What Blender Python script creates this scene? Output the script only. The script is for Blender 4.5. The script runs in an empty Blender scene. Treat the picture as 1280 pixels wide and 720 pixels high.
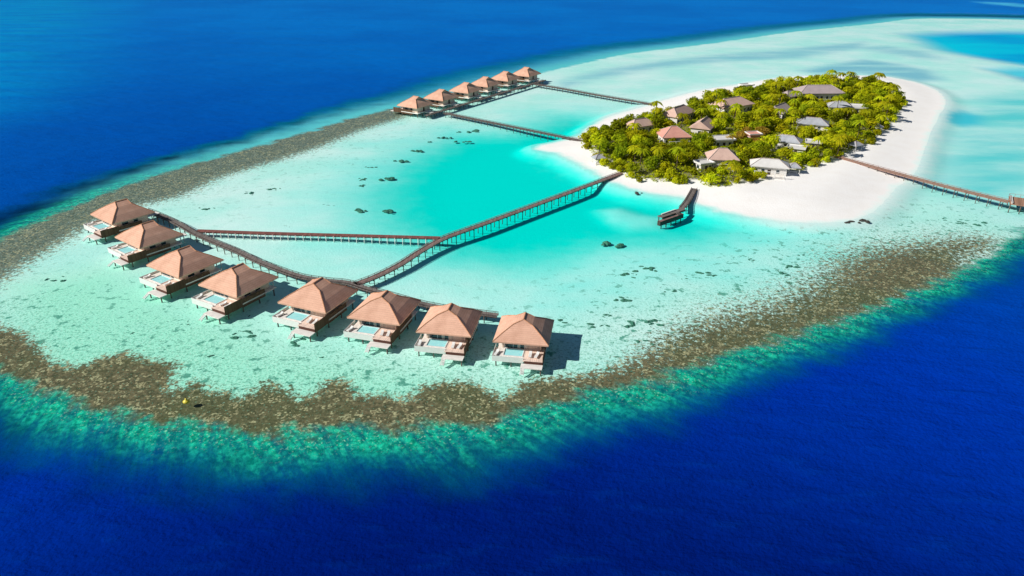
import bpy, math, random
import numpy as np
from mathutils import Vector, Matrix

R = math.radians
rng = random.Random(11)
sc = bpy.context.scene
col = sc.collection

# ------------------------------------------------------------------ camera
H, F, PITCH = 81.0, 897.0, R(26.3)          # eye height, focal length for a 1280 wide picture, downward pitch
cam_d = bpy.data.cameras.new("camera")
cam = bpy.data.objects.new("camera", cam_d)
col.objects.link(cam)
cam.location = (0, 0, H)
cam.rotation_euler = (R(90) - PITCH, 0, 0)
cam_d.sensor_width = 36
cam_d.lens = 36 * F / 1280
cam_d.clip_start = 1
cam_d.clip_end = 60000
sc.camera = cam

def at(px, py, z=0.0):
    """survey point of the photograph -> world point at height z"""
    u, v = (px - 640) / F, (360 - py) / F
    d = Vector((u, math.cos(PITCH) + v * math.sin(PITCH), -math.sin(PITCH) + v * math.cos(PITCH)))
    t = (z - H) / d.z
    return Vector((d.x * t, d.y * t, z))

# ------------------------------------------------------------------ object helpers
class MB:
    def __init__(s): s.v, s.f = [], []
    def quad(s, *p):
        n = len(s.v); s.v += [tuple(q) for q in p]; s.f.append(tuple(range(n, n + len(p))))
    def hexa(s, b, t):
        n = len(s.v); s.v += [tuple(q) for q in b] + [tuple(q) for q in t]
        s.f += [(n+3, n+2, n+1, n), (n+4, n+5, n+6, n+7)] + [(n+i, n+(i+1) % 4, n+4+(i+1) % 4, n+4+i) for i in range(4)]
    def box(s, x0, x1, y0, y1, z0, z1):
        s.hexa([(x0, y0, z0), (x1, y0, z0), (x1, y1, z0), (x0, y1, z0)],
               [(x0, y0, z1), (x1, y0, z1), (x1, y1, z1), (x0, y1, z1)])
    def tube(s, a, b, r0, r1=None, n=7):
        a, b = Vector(a), Vector(b); r1 = r0 if r1 is None else r1
        d = (b - a).normalized(); e = d.orthogonal().normalized(); g = d.cross(e); k = len(s.v)
        for c, r in ((a, r0), (b, r1)):
            for i in range(n):
                w = 2 * math.pi * i / n
                s.v.append(tuple(c + (e * math.cos(w) + g * math.sin(w)) * r))
        s.f += [(k+i, k+(i+1) % n, k+n+(i+1) % n, k+n+i) for i in range(n)]
        s.f += [tuple(range(k+n-1, k-1, -1)), tuple(range(k+n, k+2*n))]
    def bar(s, a, b, w, h):
        """horizontal-ish bar with square section: w wide, h tall, top on the line a-b"""
        a, b = Vector(a), Vector(b); d = (b - a); p = Vector((-d.y, d.x, 0)).normalized() * w / 2; dz = Vector((0, 0, h))
        s.hexa([a-p-dz, b-p-dz, b+p-dz, a+p-dz], [a-p, b-p, b+p, a+p])
    def mesh(s, name, mats, smooth=False):
        m = bpy.data.meshes.new(name); m.from_pydata(s.v, [], s.f)
        for q in (mats if isinstance(mats, (list, tuple)) else [mats]): m.materials.append(q)
        if smooth: m.polygons.foreach_set("use_smooth", [True] * len(m.polygons))
        m.update(); return m
    def build(s, name, mats, parent=None, smooth=False):
        o = bpy.data.objects.new(name, s.mesh(name, mats, smooth)); col.objects.link(o)
        o.parent = parent; return o

def tag(o, label=None, cat=None, group=None, kind=None):
    for k, v in (("label", label), ("category", cat), ("group", group), ("kind", kind)):
        if v: o[k] = v
    return o
def empty(name, loc, rz=0):
    o = bpy.data.objects.new(name, None); o.empty_display_size = .5; col.objects.link(o)
    o.location = loc; o.rotation_euler = (0, 0, rz); return o
KIDS = {}
def copy_tree(o, parent=None):
    c = o.copy(); col.objects.link(c); c.parent = parent
    for ch in list(o.children): copy_tree(ch, c)
    return c
def share(name, mesh, parent, loc=(0, 0, 0), rz=0):
    o = bpy.data.objects.new(name, mesh); col.objects.link(o); o.parent = parent
    o.location = loc; o.rotation_euler = (0, 0, rz); return o

# ------------------------------------------------------------------ node helpers
class NT:
    def __init__(s, name):
        s.m = bpy.data.materials.new(name); s.m.use_nodes = True
        s.t = s.m.node_tree; s.t.nodes.clear()
        s.out = s.t.nodes.new("ShaderNodeOutputMaterial")
    def n(s, typ, ins=None, **kw):
        q = s.t.nodes.new("ShaderNode" + typ)
        for k, v in kw.items(): setattr(q, k, v)
        for k, v in (ins or {}).items(): s.set(q.inputs[k], v)
        return q
    def set(s, sock, v):
        if isinstance(v, bpy.types.NodeSocket): s.t.links.new(v, sock)
        elif isinstance(v, (tuple, list)) and sock.type == "RGBA" and len(v) == 3: sock.default_value = (*v, 1)
        else: sock.default_value = v
    def math(s, op, a, b=0.0, c=None, clamp=False):
        q = s.n("Math", operation=op, use_clamp=clamp); s.set(q.inputs[0], a); s.set(q.inputs[1], b)
        if c is not None: s.set(q.inputs[2], c)
        return q.outputs[0]
    def mix(s, f, a, b, mode="MIX"):
        q = s.n("Mix", data_type="RGBA", blend_type=mode); s.set(q.inputs[0], f)
        s.set(q.inputs[6], a if not (isinstance(a, tuple) and len(a) == 3) else (*a, 1))
        s.set(q.inputs[7], b if not (isinstance(b, tuple) and len(b) == 3) else (*b, 1)); return q.outputs[2]
    def step(s, x, a, b, lo=0.0, hi=1.0):
        q = s.n("MapRange", {"Value": x, "From Min": a, "From Max": b, "To Min": lo, "To Max": hi}, interpolation_type="SMOOTHSTEP")
        return q.outputs[0]
    def noise(s, vec, scale, detail=3.0, rough=.55, dist=0.0):
        return s.n("TexNoise", {"Vector": vec, "Scale": scale, "Detail": detail, "Roughness": rough, "Distortion": dist}).outputs[0]
    def attr(s, name): return s.n("Attribute", attribute_name=name).outputs["Fac"]
    def pos(s): return s.n("NewGeometry").outputs["Position"]
    def obj(s): return s.n("TexCoord").outputs["Object"]
    def mapv(s, v, scale=(1, 1, 1), rot=(0, 0, 0)):
        return s.n("Mapping", {"Vector": v, "Scale": scale, "Rotation": rot}).outputs[0]
    def bump(s, h, strength=.3, dist=.1, normal=None):
        q = s.n("Bump", {"Height": h, "Strength": strength, "Distance": dist})
        if normal: s.set(q.inputs["Normal"], normal)
        return q.outputs[0]
    def bsdf(s, color, rough=.8, normal=None, spec=.2):
        q = s.n("BsdfPrincipled", {"Base Color": color, "Roughness": rough, "Specular IOR Level": spec})
        if normal: s.set(q.inputs["Normal"], normal)
        return q.outputs[0]
    def done(s, shader): s.set(s.out.inputs["Surface"], shader); return s.m

def simple(name, c, rough=.8, var=.25, scale=1.5, spec=.15, bump=0):
    t = NT(name); p = t.obj()
    n = t.noise(p, scale, 4)
    c2 = tuple(x * (1 - var) for x in c)
    w = t.step(n, .3, .7)
    nb = t.bump(n, bump, .05) if bump else None
    return t.done(t.bsdf(t.mix(w, c2, c), rough, nb, spec))

def wood(name, c, gap=.16, axis="x", var=.3):
    """planks along one axis: dark joints, board to board tone"""
    t = NT(name); p = t.obj()
    sep = t.n("SeparateXYZ", {"Vector": p})
    a = sep.outputs["X" if axis == "x" else "Y"]
    k = t.math("DIVIDE", a, gap)
    fr = t.math("FRACT", k); fl = t.math("FLOOR", k)
    wn = t.n("TexWhiteNoise", {"W": fl}, noise_dimensions="1D").outputs[0]
    n = t.noise(p, .6, 4)
    tone = t.math("ADD", t.math("MULTIPLY", wn, .6), t.math("MULTIPLY", n, .6))
    base = t.mix(t.step(tone, .25, .95), tuple(x * (1 - var) for x in c), tuple(min(1, x * 1.12) for x in c))
    j = t.math("LESS_THAN", fr, .1)
    return t.done(t.bsdf(t.mix(t.math("MULTIPLY", j, .45), base, tuple(x * .3 for x in c)), .75, None, .2))

def thatch(name, c, dark, course=.45):
    """shingle / palm thatch: courses round the roof and streaks down the slope"""
    t = NT(name); p = t.obj()
    sep = t.n("SeparateXYZ", {"Vector": p})
    fr = t.math("FRACT", t.math("DIVIDE", sep.outputs["Z"], course * .6))
    n1 = t.noise(p, .45, 5, .6)
    n2 = t.noise(t.mapv(p, (5, 5, .8)), 1.0, 3)
    w = t.math("ADD", t.math("MULTIPLY", n1, .75), t.math("MULTIPLY", n2, .45))
    base = t.mix(t.step(w, .35, .85), dark, c)
    base = t.mix(t.math("MULTIPLY", t.math("LESS_THAN", fr, .16), .28), base, tuple(x * .4 for x in dark))
    rnd = t.n("ObjectInfo").outputs["Random"]
    base = t.mix(t.math("MULTIPLY", rnd, .22), base, tuple(x * .55 for x in c))
    nb = t.bump(t.math("ADD", t.math("MULTIPLY", n2, .6), t.math("MULTIPLY", fr, .4)), .3, .05)
    return t.done(t.bsdf(base, .95, nb, .05))

M = {}
M["roof"] = thatch("villa_roof_shingle", (.90, .55, .40), (.66, .37, .26))
M["roof_far"] = thatch("island_roof_pink", (.80, .56, .46), (.62, .42, .36))
M["roof_red"] = thatch("island_roof_red", (.82, .42, .33), (.66, .32, .26))
M["roof_grey"] = thatch("island_roof_grey", (.56, .46, .46), (.42, .35, .36))
M["roof_slate"] = thatch("island_roof_slate", (.56, .58, .62), (.32, .34, .38))
M["roof_white"] = simple("white_flat_roof", (.78, .76, .73), .8, .12, .4)
M["cap"] = simple("ridge_thatch", (.70, .36, .21), .95, .35, 2)
M["cap_grey"] = simple("ridge_grey", (.52, .43, .40), .95, .4, 2)
M["soffit"] = simple("soffit_wood", (.16, .085, .045), .8, .3)
M["wall"] = wood("villa_wall_boards", (.80, .66, .54), .3, "x", .2)
M["wall_dark"] = wood("dark_screen_boards", (.15, .085, .05), .22, "y", .3)
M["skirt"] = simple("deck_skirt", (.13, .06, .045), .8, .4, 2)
M["deck"] = wood("bleached_deck", (.92, .86, .80), .2, "x", .14)
M["deck_tan"] = wood("tan_sun_deck", (.88, .68, .57), .2, "x", .18)
M["white"] = simple("white_paint", (.80, .79, .76), .5, .07, 1.2)
M["stilt"] = simple("stilt_wood", (.20, .16, .13), .85, .45, 1.0)
M["pale"] = simple("pale_plank", (.90, .86, .80), .8, .15, .9)
M["pier"] = wood("pier_planks", (.30, .20, .18), .22, "x", .35)
M["pier_red"] = wood("red_brown_planks", (.26, .10, .085), .22, "x", .3)
M["pier_grey"] = wood("grey_planks", (.22, .19, .175), .22, "x", .3)
M["pier_brown"] = wood("brown_planks", (.42, .24, .16), .22, "x", .3)
M["rail"] = simple("rail_wood", (.12, .085, .075), .8, .4, 1.5)
M["rail_pink"] = simple("rail_weathered", (.40, .27, .25), .8, .35, 1.5)
M["walls"] = simple("white_render", (.78, .75, .71), .85, .12, .5)
M["pink"] = simple("pink_render", (.55, .30, .25), .85, .2, .5)
M["dark"] = simple("dark_timber", (.10, .07, .055), .8, .4, 1.5)
M["trunk"] = simple("bark", (.17, .12, .085), .9, .5, 2)
M["rock"] = simple("beach_rock", (.09, .085, .075), .95, .5, .8, bump=.6)
M["yellow"] = simple("yellow_plastic", (.80, .66, .06), .4, .1, 2, .4)
M["lounge"] = simple("lounger_fabric", (.82, .82, .80), .7, .06, 2)
M["teal_fabric"] = simple("teal_cushion", (.12, .45, .45), .8, .15, 2)
def glass():
    t = NT("window_glass"); return t.done(t.bsdf((.012, .035, .045), .08, None, .6))
M["glass"] = glass()
def pool():
    t = NT("pool_water"); p = t.obj(); n = t.noise(p, 1.5, 3)
    return t.done(t.bsdf(t.mix(n, (.28, .80, .85), (.50, .90, .92)), .08, t.bump(n, .15, .05), .5))
M["pool"] = pool()

# ------------------------------------------------------------------ the plan of the atoll (survey points -> metres)
def poly(pts): return np.array([at(x, y)[:2] for x, y in pts])
def smooth_closed(P, n=6, closed=True):
    out = []; N = len(P)
    for i in range(N if closed else N - 1):
        if closed: a, b, c, d = P[i-1], P[i], P[(i+1) % N], P[(i+2) % N]
        else: a, b, c, d = P[max(i-1, 0)], P[i], P[i+1], P[min(i+2, N-1)]
        for k in range(n):
            t = k / n
            out.append(.5 * ((2*b) + (c-a)*t + (2*a-5*b+4*c-d)*t*t + (3*b-a-3*c+d)*t**3))
    if not closed: out.append(P[-1])
    return np.array(out)

OUTER = [(0,464),(50,482),(100,503),(150,514),(200,522),(300,536),(400,533),(500,531),(600,523),(640,513),(740,488),(840,463),
         (940,431),(1040,400),(1140,364),(1190,341),(1240,317),(1275,290),(1330,255),(1420,200),(1560,130),(1700,70),(1600,38),
         (1400,27),(1280,23),(1200,21.5),(1140,22),(1090,28),(990,38),(890,52),(790,64),(740,74),(690,85),(640,97),(590,110),(500,130),(450,141),
         (400,156),(350,170),(300,184),(250,198),(200,213),(150,229),(100,248),(50,270),(0,293),(-40,318),(-75,350),(-85,385),(-70,415),(-40,442)]
# inner edge of the brown coral belt, front (left to right) then the back-left belt
BROWN_FRONT = [(-60,380),(-30,385),(0,402),(30,412),(50,432),(65,446),(90,453),(108,447),(125,440),(140,438),(155,433),(170,439),(190,444),(206,445),(220,448),
               (216,462),(210,481),(228,478),(238,470),(250,471),(258,481),(268,484),(280,481),(296,490),(310,486),(322,476),(335,470),(348,478),(362,480),(372,490),
               (384,489),(396,482),(406,470),(420,467),(434,470),(446,486),(460,488),(480,486),(500,492),(512,490),(520,482),(530,475),(548,472),
               (570,470),(596,472),(612,482),(628,490),(640,484),(650,474),(664,468),(690,466),(730,462),(770,452),(800,436),(830,416),(870,398),(915,384),(960,374),(1000,356),
               (1030,338),(1050,318),(1090,306),(1140,299),(1190,294),(1225,293),(1252,297),(1245,305),(1215,318)]
FRONT_EDGE = [(1190,341),(1140,364),(1040,400),(940,431),(840,463),(740,488),(640,513),(600,523),(500,531),(400,533),(300,536),(200,522),(150,514),(100,503),(50,482),(0,464),(-40,442),(-70,415),(-85,385),(-75,350)]
BROWN_BACK = [(-75,350),(-40,318),(0,293),(50,270),(100,248),(150,229),(200,213),(250,198),(300,184),(350,170),(400,156),(450,141),(500,130),(528,122),
              (520,137),(500,145),(450,160),(400,180),(350,196),(280,216),(225,241),(190,249),(165,254),(130,268),(100,284),(60,308),(30,326),(0,346),(-30,366),(-55,385)]
TURQ = [(585,172),(640,170),(690,160),(720,148),(745,158),(735,168),(690,180),(672,190),(690,202),(720,217),(760,234),(800,246),(840,256),(885,266),(900,270),
        (860,282),(800,284),(740,290),(690,302),(640,306),(590,300),(545,286),(515,262),(510,232),(530,204)]
PALE_IN_TURQ = [(752,256),(775,254),(800,262),(830,266),(820,276),(790,277),(765,270)]
SAND = [(668,186),(672,181),(690,178),(722,169),(732,160),(760,146),(800,134),(840,122),(880,112),(920,106),(960,99),(1000,95),(1050,94),(1100,95),(1122,98),(1150,104),(1170,112),
        (1180,120),(1183,130),(1176,142),(1168,158),(1160,175),(1149,208),(1138,222),(1122,234),(1106,252),(1090,266),(1062,276),(1020,279),(980,277),
        (940,272),(905,266),(880,258),(850,247),(820,243),(790,237),(765,228),(740,214),(715,201),(695,192),(680,190)]
VEG = [(726,178),(735,192),(748,203),(772,215),(800,229),(830,231),(852,233),(866,232),(885,237),(905,239),(930,233),(956,229),(962,219),(990,218),(1010,213),(1040,207),(1062,194),
       (1085,183),(1100,168),(1115,152),(1126,140),(1124,125),(1112,112),(1090,106),(1050,104),(1020,104),(990,108),(960,112),(930,118),(900,126),(870,134),(840,143),(800,156),(770,164),(745,168)]
CYAN_FAR = [(1128,40),(1180,36.5),(1240,35.5),(1330,36),(1400,44),(1380,75),(1320,86),(1260,76),(1200,66),(1160,58)]
CYAN_MID = [(1230,82),(1290,100),(1400,110),(1400,85),(1290,80)]
STEEL = [(1000,86),(1040,78),(1080,72),(1130,78),(1165,86),(1180,97),(1150,100),(1115,93),(1060,88),(1030,92)]
STEEL2 = [(1060,56),(1110,55),(1160,62),(1185,73),(1150,72),(1100,64)]
BLUESPOT = [(1180,140),(1205,136),(1228,142),(1228,152),(1205,155),(1182,150)]
MED_RIGHT = [(1160,180),(1185,140),(1215,118),(1300,110),(1400,150),(1330,240),(1290,272),(1240,260),(1180,240),(1150,235)]
GREYTOP = [(700,98),(760,84),(830,74),(900,66),(1000,58),(1080,50),(1080,58),(1000,70),(900,75),(830,82),(760,94),(705,106)]
FRONTLAG = [(0,350),(150,320),(250,370),(360,420),(640,470),(720,470),(720,500),(400,540),(200,525),(0,470)]

def sdist(P, X, Y, want_arc=False):
    """signed distance (positive inside) of points to a closed polygon"""
    best = np.full(X.shape, 1e18); inside = np.zeros(X.shape, bool); arc = np.zeros(X.shape); L = 0.0
    for i in range(len(P)):
        ax, ay = P[i]; bx, by = P[(i+1) % len(P)]
        dx, dy = bx-ax, by-ay; l2 = dx*dx+dy*dy
        if l2 < 1e-9: continue
        t = np.clip(((X-ax)*dx+(Y-ay)*dy)/l2, 0, 1)
        d = (X-ax-t*dx)**2+(Y-ay-t*dy)**2
        if want_arc:
            m = d < best; arc[m] = L + t[m]*math.sqrt(l2)
        best = np.minimum(best, d); L += math.sqrt(l2)
        c = ((ay > Y) != (by > Y)) & (X < (bx-ax)*(Y-ay)/(by-ay+1e-12)+ax)
        inside ^= c
    s = np.where(inside, 1, -1)*np.sqrt(best)
    return (s, arc) if want_arc else s
def sm(x, a, b):
    t = np.clip((x-a)/(b-a), 0, 1); return t*t*(3-2*t)

def axis(spans):
    out = []
    for a, b, s in spans: out += list(np.arange(a, b, s))
    return np.array(out + [spans[-1][1]])
gx = axis([(-380,-190,4),(-190,230,1.5),(230,420,3),(420,900,6)])
gy = axis([(50,80,3),(80,300,1.5),(300,520,2.5),(520,1150,6)])
XX, YY = np.meshgrid(gx, gy)

outer_p = smooth_closed(poly(OUTER), 4)
def slope_w(d, X, Y):
    k = 1 + .55*sm(X, 10, 110)*(1-sm(Y, 250, 330))
    return np.where(d > 0, d*k, d)
so, arc = sdist(outer_p, XX, YY, True); out_d = slope_w(-so, XX, YY)
shore = sdist(smooth_closed(poly(SAND), 4), XX, YY)
veg = sdist(poly(VEG), XX, YY)
push = lambda L: [((x-600)*1.07+600, (y-300)*1.13+300) for x, y in L]
bf = sdist(poly(BROWN_FRONT + push(FRONT_EDGE)), XX, YY)
bb = sdist(poly(push(BROWN_BACK[:13]) + BROWN_BACK[13:]), XX, YY)
right = sm(XX, 5, 60) * (YY < 260)
soft = 2.5 + right*8.5                                      # the belt frays out towards the right
back = bb > bf
coral = np.where(bb > bf, bb, bf)
soft = np.where(back, 6.0, soft)
turq = sm(sdist(poly(TURQ), XX, YY), -32, 14) * (1 - .75*sm(sdist(poly(PALE_IN_TURQ), XX, YY), -6, 4))
turq2 = sm(sdist(poly(TURQ), XX, YY), -85, 5)
cyan = np.maximum(sm(sdist(poly(CYAN_FAR), XX, YY), -14, 26), .8*sm(sdist(poly(CYAN_MID), XX, YY), -10, 14))
steel = np.maximum(sm(sdist(poly(STEEL), XX, YY), -8, 10), .7*sm(sdist(poly(STEEL2), XX, YY), -10, 14))
steel = np.maximum(steel, .85*sm(sdist(poly(GREYTOP), XX, YY), -10, 10))
med = sm(sdist(poly(MED_RIGHT), XX, YY), -18, 25)
spot = sm(sdist(poly(BLUESPOT), XX, YY), -6, 6)
flag = sm(sdist(poly(FRONTLAG), XX, YY), -12, 14)
fields = dict(out=out_d, arc=arc, turq2=turq2, coral=coral, soft=soft, turq=turq, cyan=cyan, steel=steel, med=med, spot=spot, flag=flag, shore=shore, veg=veg, back=back.astype(float))

Z = -1.3 - turq*1.4 - cyan*2
Z = np.where(out_d > -4, Z - .02*np.clip(out_d+4, 0, 8) - np.clip(out_d-2, 0, 95)*(.14-.11*sm(YY, 180, 300)), Z)
Z = np.where(shore > -10, Z + (0.0-Z)*sm(shore, -10, 0), Z)
Z = np.where(shore > 0, .0 + 1.5*sm(shore, 0, 22), Z)

def grid_object(name, X, Y, Zv, flds, mat, facemask=None):
    ny, nx = X.shape
    idx = np.arange(nx*ny).reshape(ny, nx)
    q = np.stack([idx[:-1, :-1], idx[:-1, 1:], idx[1:, 1:], idx[1:, :-1]], -1).reshape(-1, 4)
    if facemask is not None: q = q[facemask.reshape(-1)]
    used = np.unique(q); re = np.full(nx*ny, -1); re[used] = np.arange(len(used)); q = re[q]
    V = np.stack([X, Y, Zv], -1).reshape(-1, 3)[used]
    m = bpy.data.meshes.new(name)
    m.vertices.add(len(V)); m.vertices.foreach_set("co", V.astype(np.float32).ravel())
    m.loops.add(q.size); m.loops.foreach_set("vertex_index", q.astype(np.int32).ravel())
    m.polygons.add(len(q)); m.polygons.foreach_set("loop_start", np.arange(0, q.size, 4, dtype=np.int32))
    m.update(calc_edges=True)
    m.polygons.foreach_set("use_smooth", [True]*len(q))
    for k, a in flds.items():
        at_ = m.attributes.new(k, "FLOAT", "POINT"); at_.data.foreach_set("value", a.reshape(-1)[used].astype(np.float32))
    m.materials.append(mat)
    o = bpy.data.objects.new(name, m); col.objects.link(o); return o

def seabed_material():
    t = NT("seabed_sand_and_coral"); p = t.pos()
    flat = t.mapv(p, (1, 1, 0))
    A = {k: t.attr(k) for k in ("out", "arc", "coral", "soft", "turq", "turq2", "cyan", "steel", "med", "spot", "flag", "shore", "veg", "back")}
    big = t.noise(flat, .03, 3); mid = t.noise(flat, .16, 4); fine = t.noise(flat, .75, 4, .6); tiny = t.noise(flat, 1.9, 3, .6)
    # sand seen through shallow water
    c = t.mix(t.step(big, .3, .7), (.50, .96, .86), (.72, 1.0, .94))
    c = t.mix(t.math("MULTIPLY", A["flag"], .95), c, (.38, .93, .70))
    c = t.mix(t.math("MULTIPLY", t.step(mid, .45, .75), .22), c, (.42, .90, .78))
    # speckle of rubble over the shallows near the belt
    near = t.step(A["coral"], -42, 0)
    sp = t.math("MULTIPLY", t.step(tiny, .53, .66), t.math("MULTIPLY", near, t.math("SUBTRACT", 1.0, A["back"])))
    c = t.mix(t.math("MULTIPLY", sp, .75), c, (.13, .42, .26))
    c = t.mix(t.math("MULTIPLY", t.math("MULTIPLY", t.step(tiny, .5, .36), near), .35), c, (.70, .92, .75))
    t2 = t.noise(flat, 1.05, 3, .6)
    c = t.mix(t.math("MULTIPLY", t.math("MULTIPLY", t.step(t2, .5, .62), t.step(A["coral"], -26, 0)), t.math("SUBTRACT", .48, t.math("MULTIPLY", A["back"], .3))), c, (.13, .43, .29))
    # deeper water of the lagoon
    wide = t.step(t.math("ADD", A["turq2"], t.math("MULTIPLY", t.math("SUBTRACT", t.noise(t.mapv(p, (.03, .05, 0)), 1.0, 4), .5), .8)), .2, 1.2, 0, .85)
    c = t.mix(wide, c, (.12, .90, .81))
    dn = t.noise(flat, .42, 3, .6)
    dab = t.math("MULTIPLY", t.step(dn, .555, .63), t.step(mid, .42, .54))
    dab = t.math("MULTIPLY", dab, t.math("ADD", .07, t.math("MULTIPLY", t.step(A["coral"], -55, -3), t.math("SUBTRACT", .85, t.math("MULTIPLY", A["back"], .6)))))
    c = t.mix(dab, c, (.09, .36, .26))
    tq = t.step(t.math("ADD", A["turq"], t.math("MULTIPLY", t.math("SUBTRACT", mid, .5), .35)), .08, .95)
    c = t.mix(tq, c, (.0, .80, .69))
    streak = t.noise(t.mapv(p, (.012, .045, 0), (0, 0, .5)), 1.0, 4, .6)
    c = t.mix(t.math("MULTIPLY", A["med"], t.step(streak, .3, .65, .35, .95)), c, (.10, .70, .71))
    c = t.mix(t.math("MULTIPLY", A["steel"], t.step(streak, .32, .6, .45, 1.0)), c, (.25, .60, .70))
    c = t.mix(t.math("MULTIPLY", A["spot"], .85), c, (.03, .60, .74))
    c = t.mix(A["cyan"], c, t.mix(t.step(t.noise(t.mapv(p, (.005, .012, 0)), 1.0, 3), .35, .65), (.0, .66, .86), (.0, .38, .76)))
    # the brown coral belt
    q = t.math("DIVIDE", A["coral"], A["soft"])
    nn = t.math("ADD", t.math("MULTIPLY", t.math("SUBTRACT", fine, .5), 4.2), t.math("MULTIPLY", t.math("SUBTRACT", tiny, .5), 3.4))
    cm = t.math("MULTIPLY", t.step(t.math("ADD", q, nn), -.55, .45), t.step(tiny, .70, .60, .35, 1))
    v = t.n("TexVoronoi", {"Vector": flat, "Scale": .9}).outputs["Color"]
    vb = t.n("SeparateColor", {"Color": v}).outputs[0]
    brown = t.mix(t.step(fine, .3, .7), (.082, .072, .034), (.22, .17, .09))
    brown = t.mix(t.step(big, .45, .6), brown, (.12, .115, .05))
    brown = t.mix(t.math("MULTIPLY", A["back"], .7), brown, t.mix(t.step(fine, .3, .7), (.10, .165, .14), (.26, .31, .25)))
    v2 = t.n("SeparateColor", {"Color": t.n("TexVoronoi", {"Vector": flat, "Scale": 2.1}).outputs["Color"]}).outputs[1]
    brown = t.mix(t.math("MULTIPLY", t.step(v2, .84, .9), t.step(mid, .42, .6, .15, .8)), brown, (.50, .45, .25))
    brown = t.mix(t.math("MULTIPLY", t.step(v2, .2, .12), .6), brown, (.05, .05, .02))
    pale = t.math("MULTIPLY", t.step(vb, .80, .86), t.step(tiny, .45, .62))
    brown = t.mix(t.math("MULTIPLY", pale, .8), brown, (.62, .58, .32))
    brown = t.mix(t.step(tiny, .5, .3, 0, .55), brown, (.05, .055, .025))
    brown = t.mix(.07, brown, (.17, .36, .26))
    c = t.mix(cm, c, brown)
    # reef edge and slope: spurs and grooves running down it
    spur = t.n("CombineXYZ", {"X": t.math("ADD", A["arc"], t.math("MULTIPLY", A["out"], -.55)), "Y": t.math("MULTIPLY", A["out"], .22)}).outputs[0]
    sn = t.noise(spur, .13, 4, .6); sn2 = t.noise(spur, .45, 4, .65)
    od = t.math("ADD", A["out"], t.math("ADD", t.math("MULTIPLY", t.math("SUBTRACT", sn, .5), -11), t.math("MULTIPLY", t.math("SUBTRACT", mid, .5), 9)))
    od = t.math("ADD", od, t.math("MULTIPLY", t.math("SUBTRACT", fine, .5), 4))
    edge = t.step(od, -3.0, 1.5)
    lit = t.mix(t.step(fine, .35, .68), (.002, .24, .16), (.02, .72, .44))  # mottled emerald colour of the upper reef slope
    lit = t.mix(t.math("MULTIPLY", t.step(t.noise(flat, .33, 4, .65), .47, .6), .42), lit, (.003, .17, .15))
    lit = t.mix(t.math("MULTIPLY", t.step(tiny, .56, .68), t.step(od, 7, 0)), lit, (.42, .80, .58))
    s1 = t.mix(t.step(od, 3.5, 14), lit, (.002, .17, .24))
    s1 = t.mix(t.math("MULTIPLY", t.step(sn2, .58, .40), .55), s1, (.003, .07, .17))
    s2 = t.mix(t.step(od, 8, 22), s1, (.0, .11, .34))
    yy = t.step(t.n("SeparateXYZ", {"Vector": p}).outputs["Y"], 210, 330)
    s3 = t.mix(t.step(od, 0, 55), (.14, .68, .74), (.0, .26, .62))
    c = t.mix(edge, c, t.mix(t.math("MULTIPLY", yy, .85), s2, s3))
    # dry sand, wet rim, litter below the trees
    sand = t.mix(t.step(mid, .3, .75), (.98, .965, .94), (.95, .925, .89))
    sand = t.mix(t.math("MULTIPLY", t.step(tiny, .6, .72), .12), sand, (.55, .46, .36))
    sh = t.math("ADD", A["shore"], t.math("MULTIPLY", t.math("SUBTRACT", mid, .5), 7))
    c = t.mix(t.step(sh, -7, -.5, 0, .8), c, t.mix(tq, (.80, .96, .92), (.24, .90, .82)))
    c = t.mix(t.step(sh, -1.5, 3.5), c, sand)
    lit_n = t.math("ADD", A["veg"], t.math("MULTIPLY", t.math("SUBTRACT", mid, .5), 8))
    c = t.mix(t.step(lit_n, 1.5, 5, 0, .9), c, t.mix(fine, (.09, .10, .02), (.20, .19, .04)))
    bp = t.bump(t.math("ADD", fine, tiny), .35, .25)
    return t.done(t.bsdf(c, .95, bp, .0))

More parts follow.
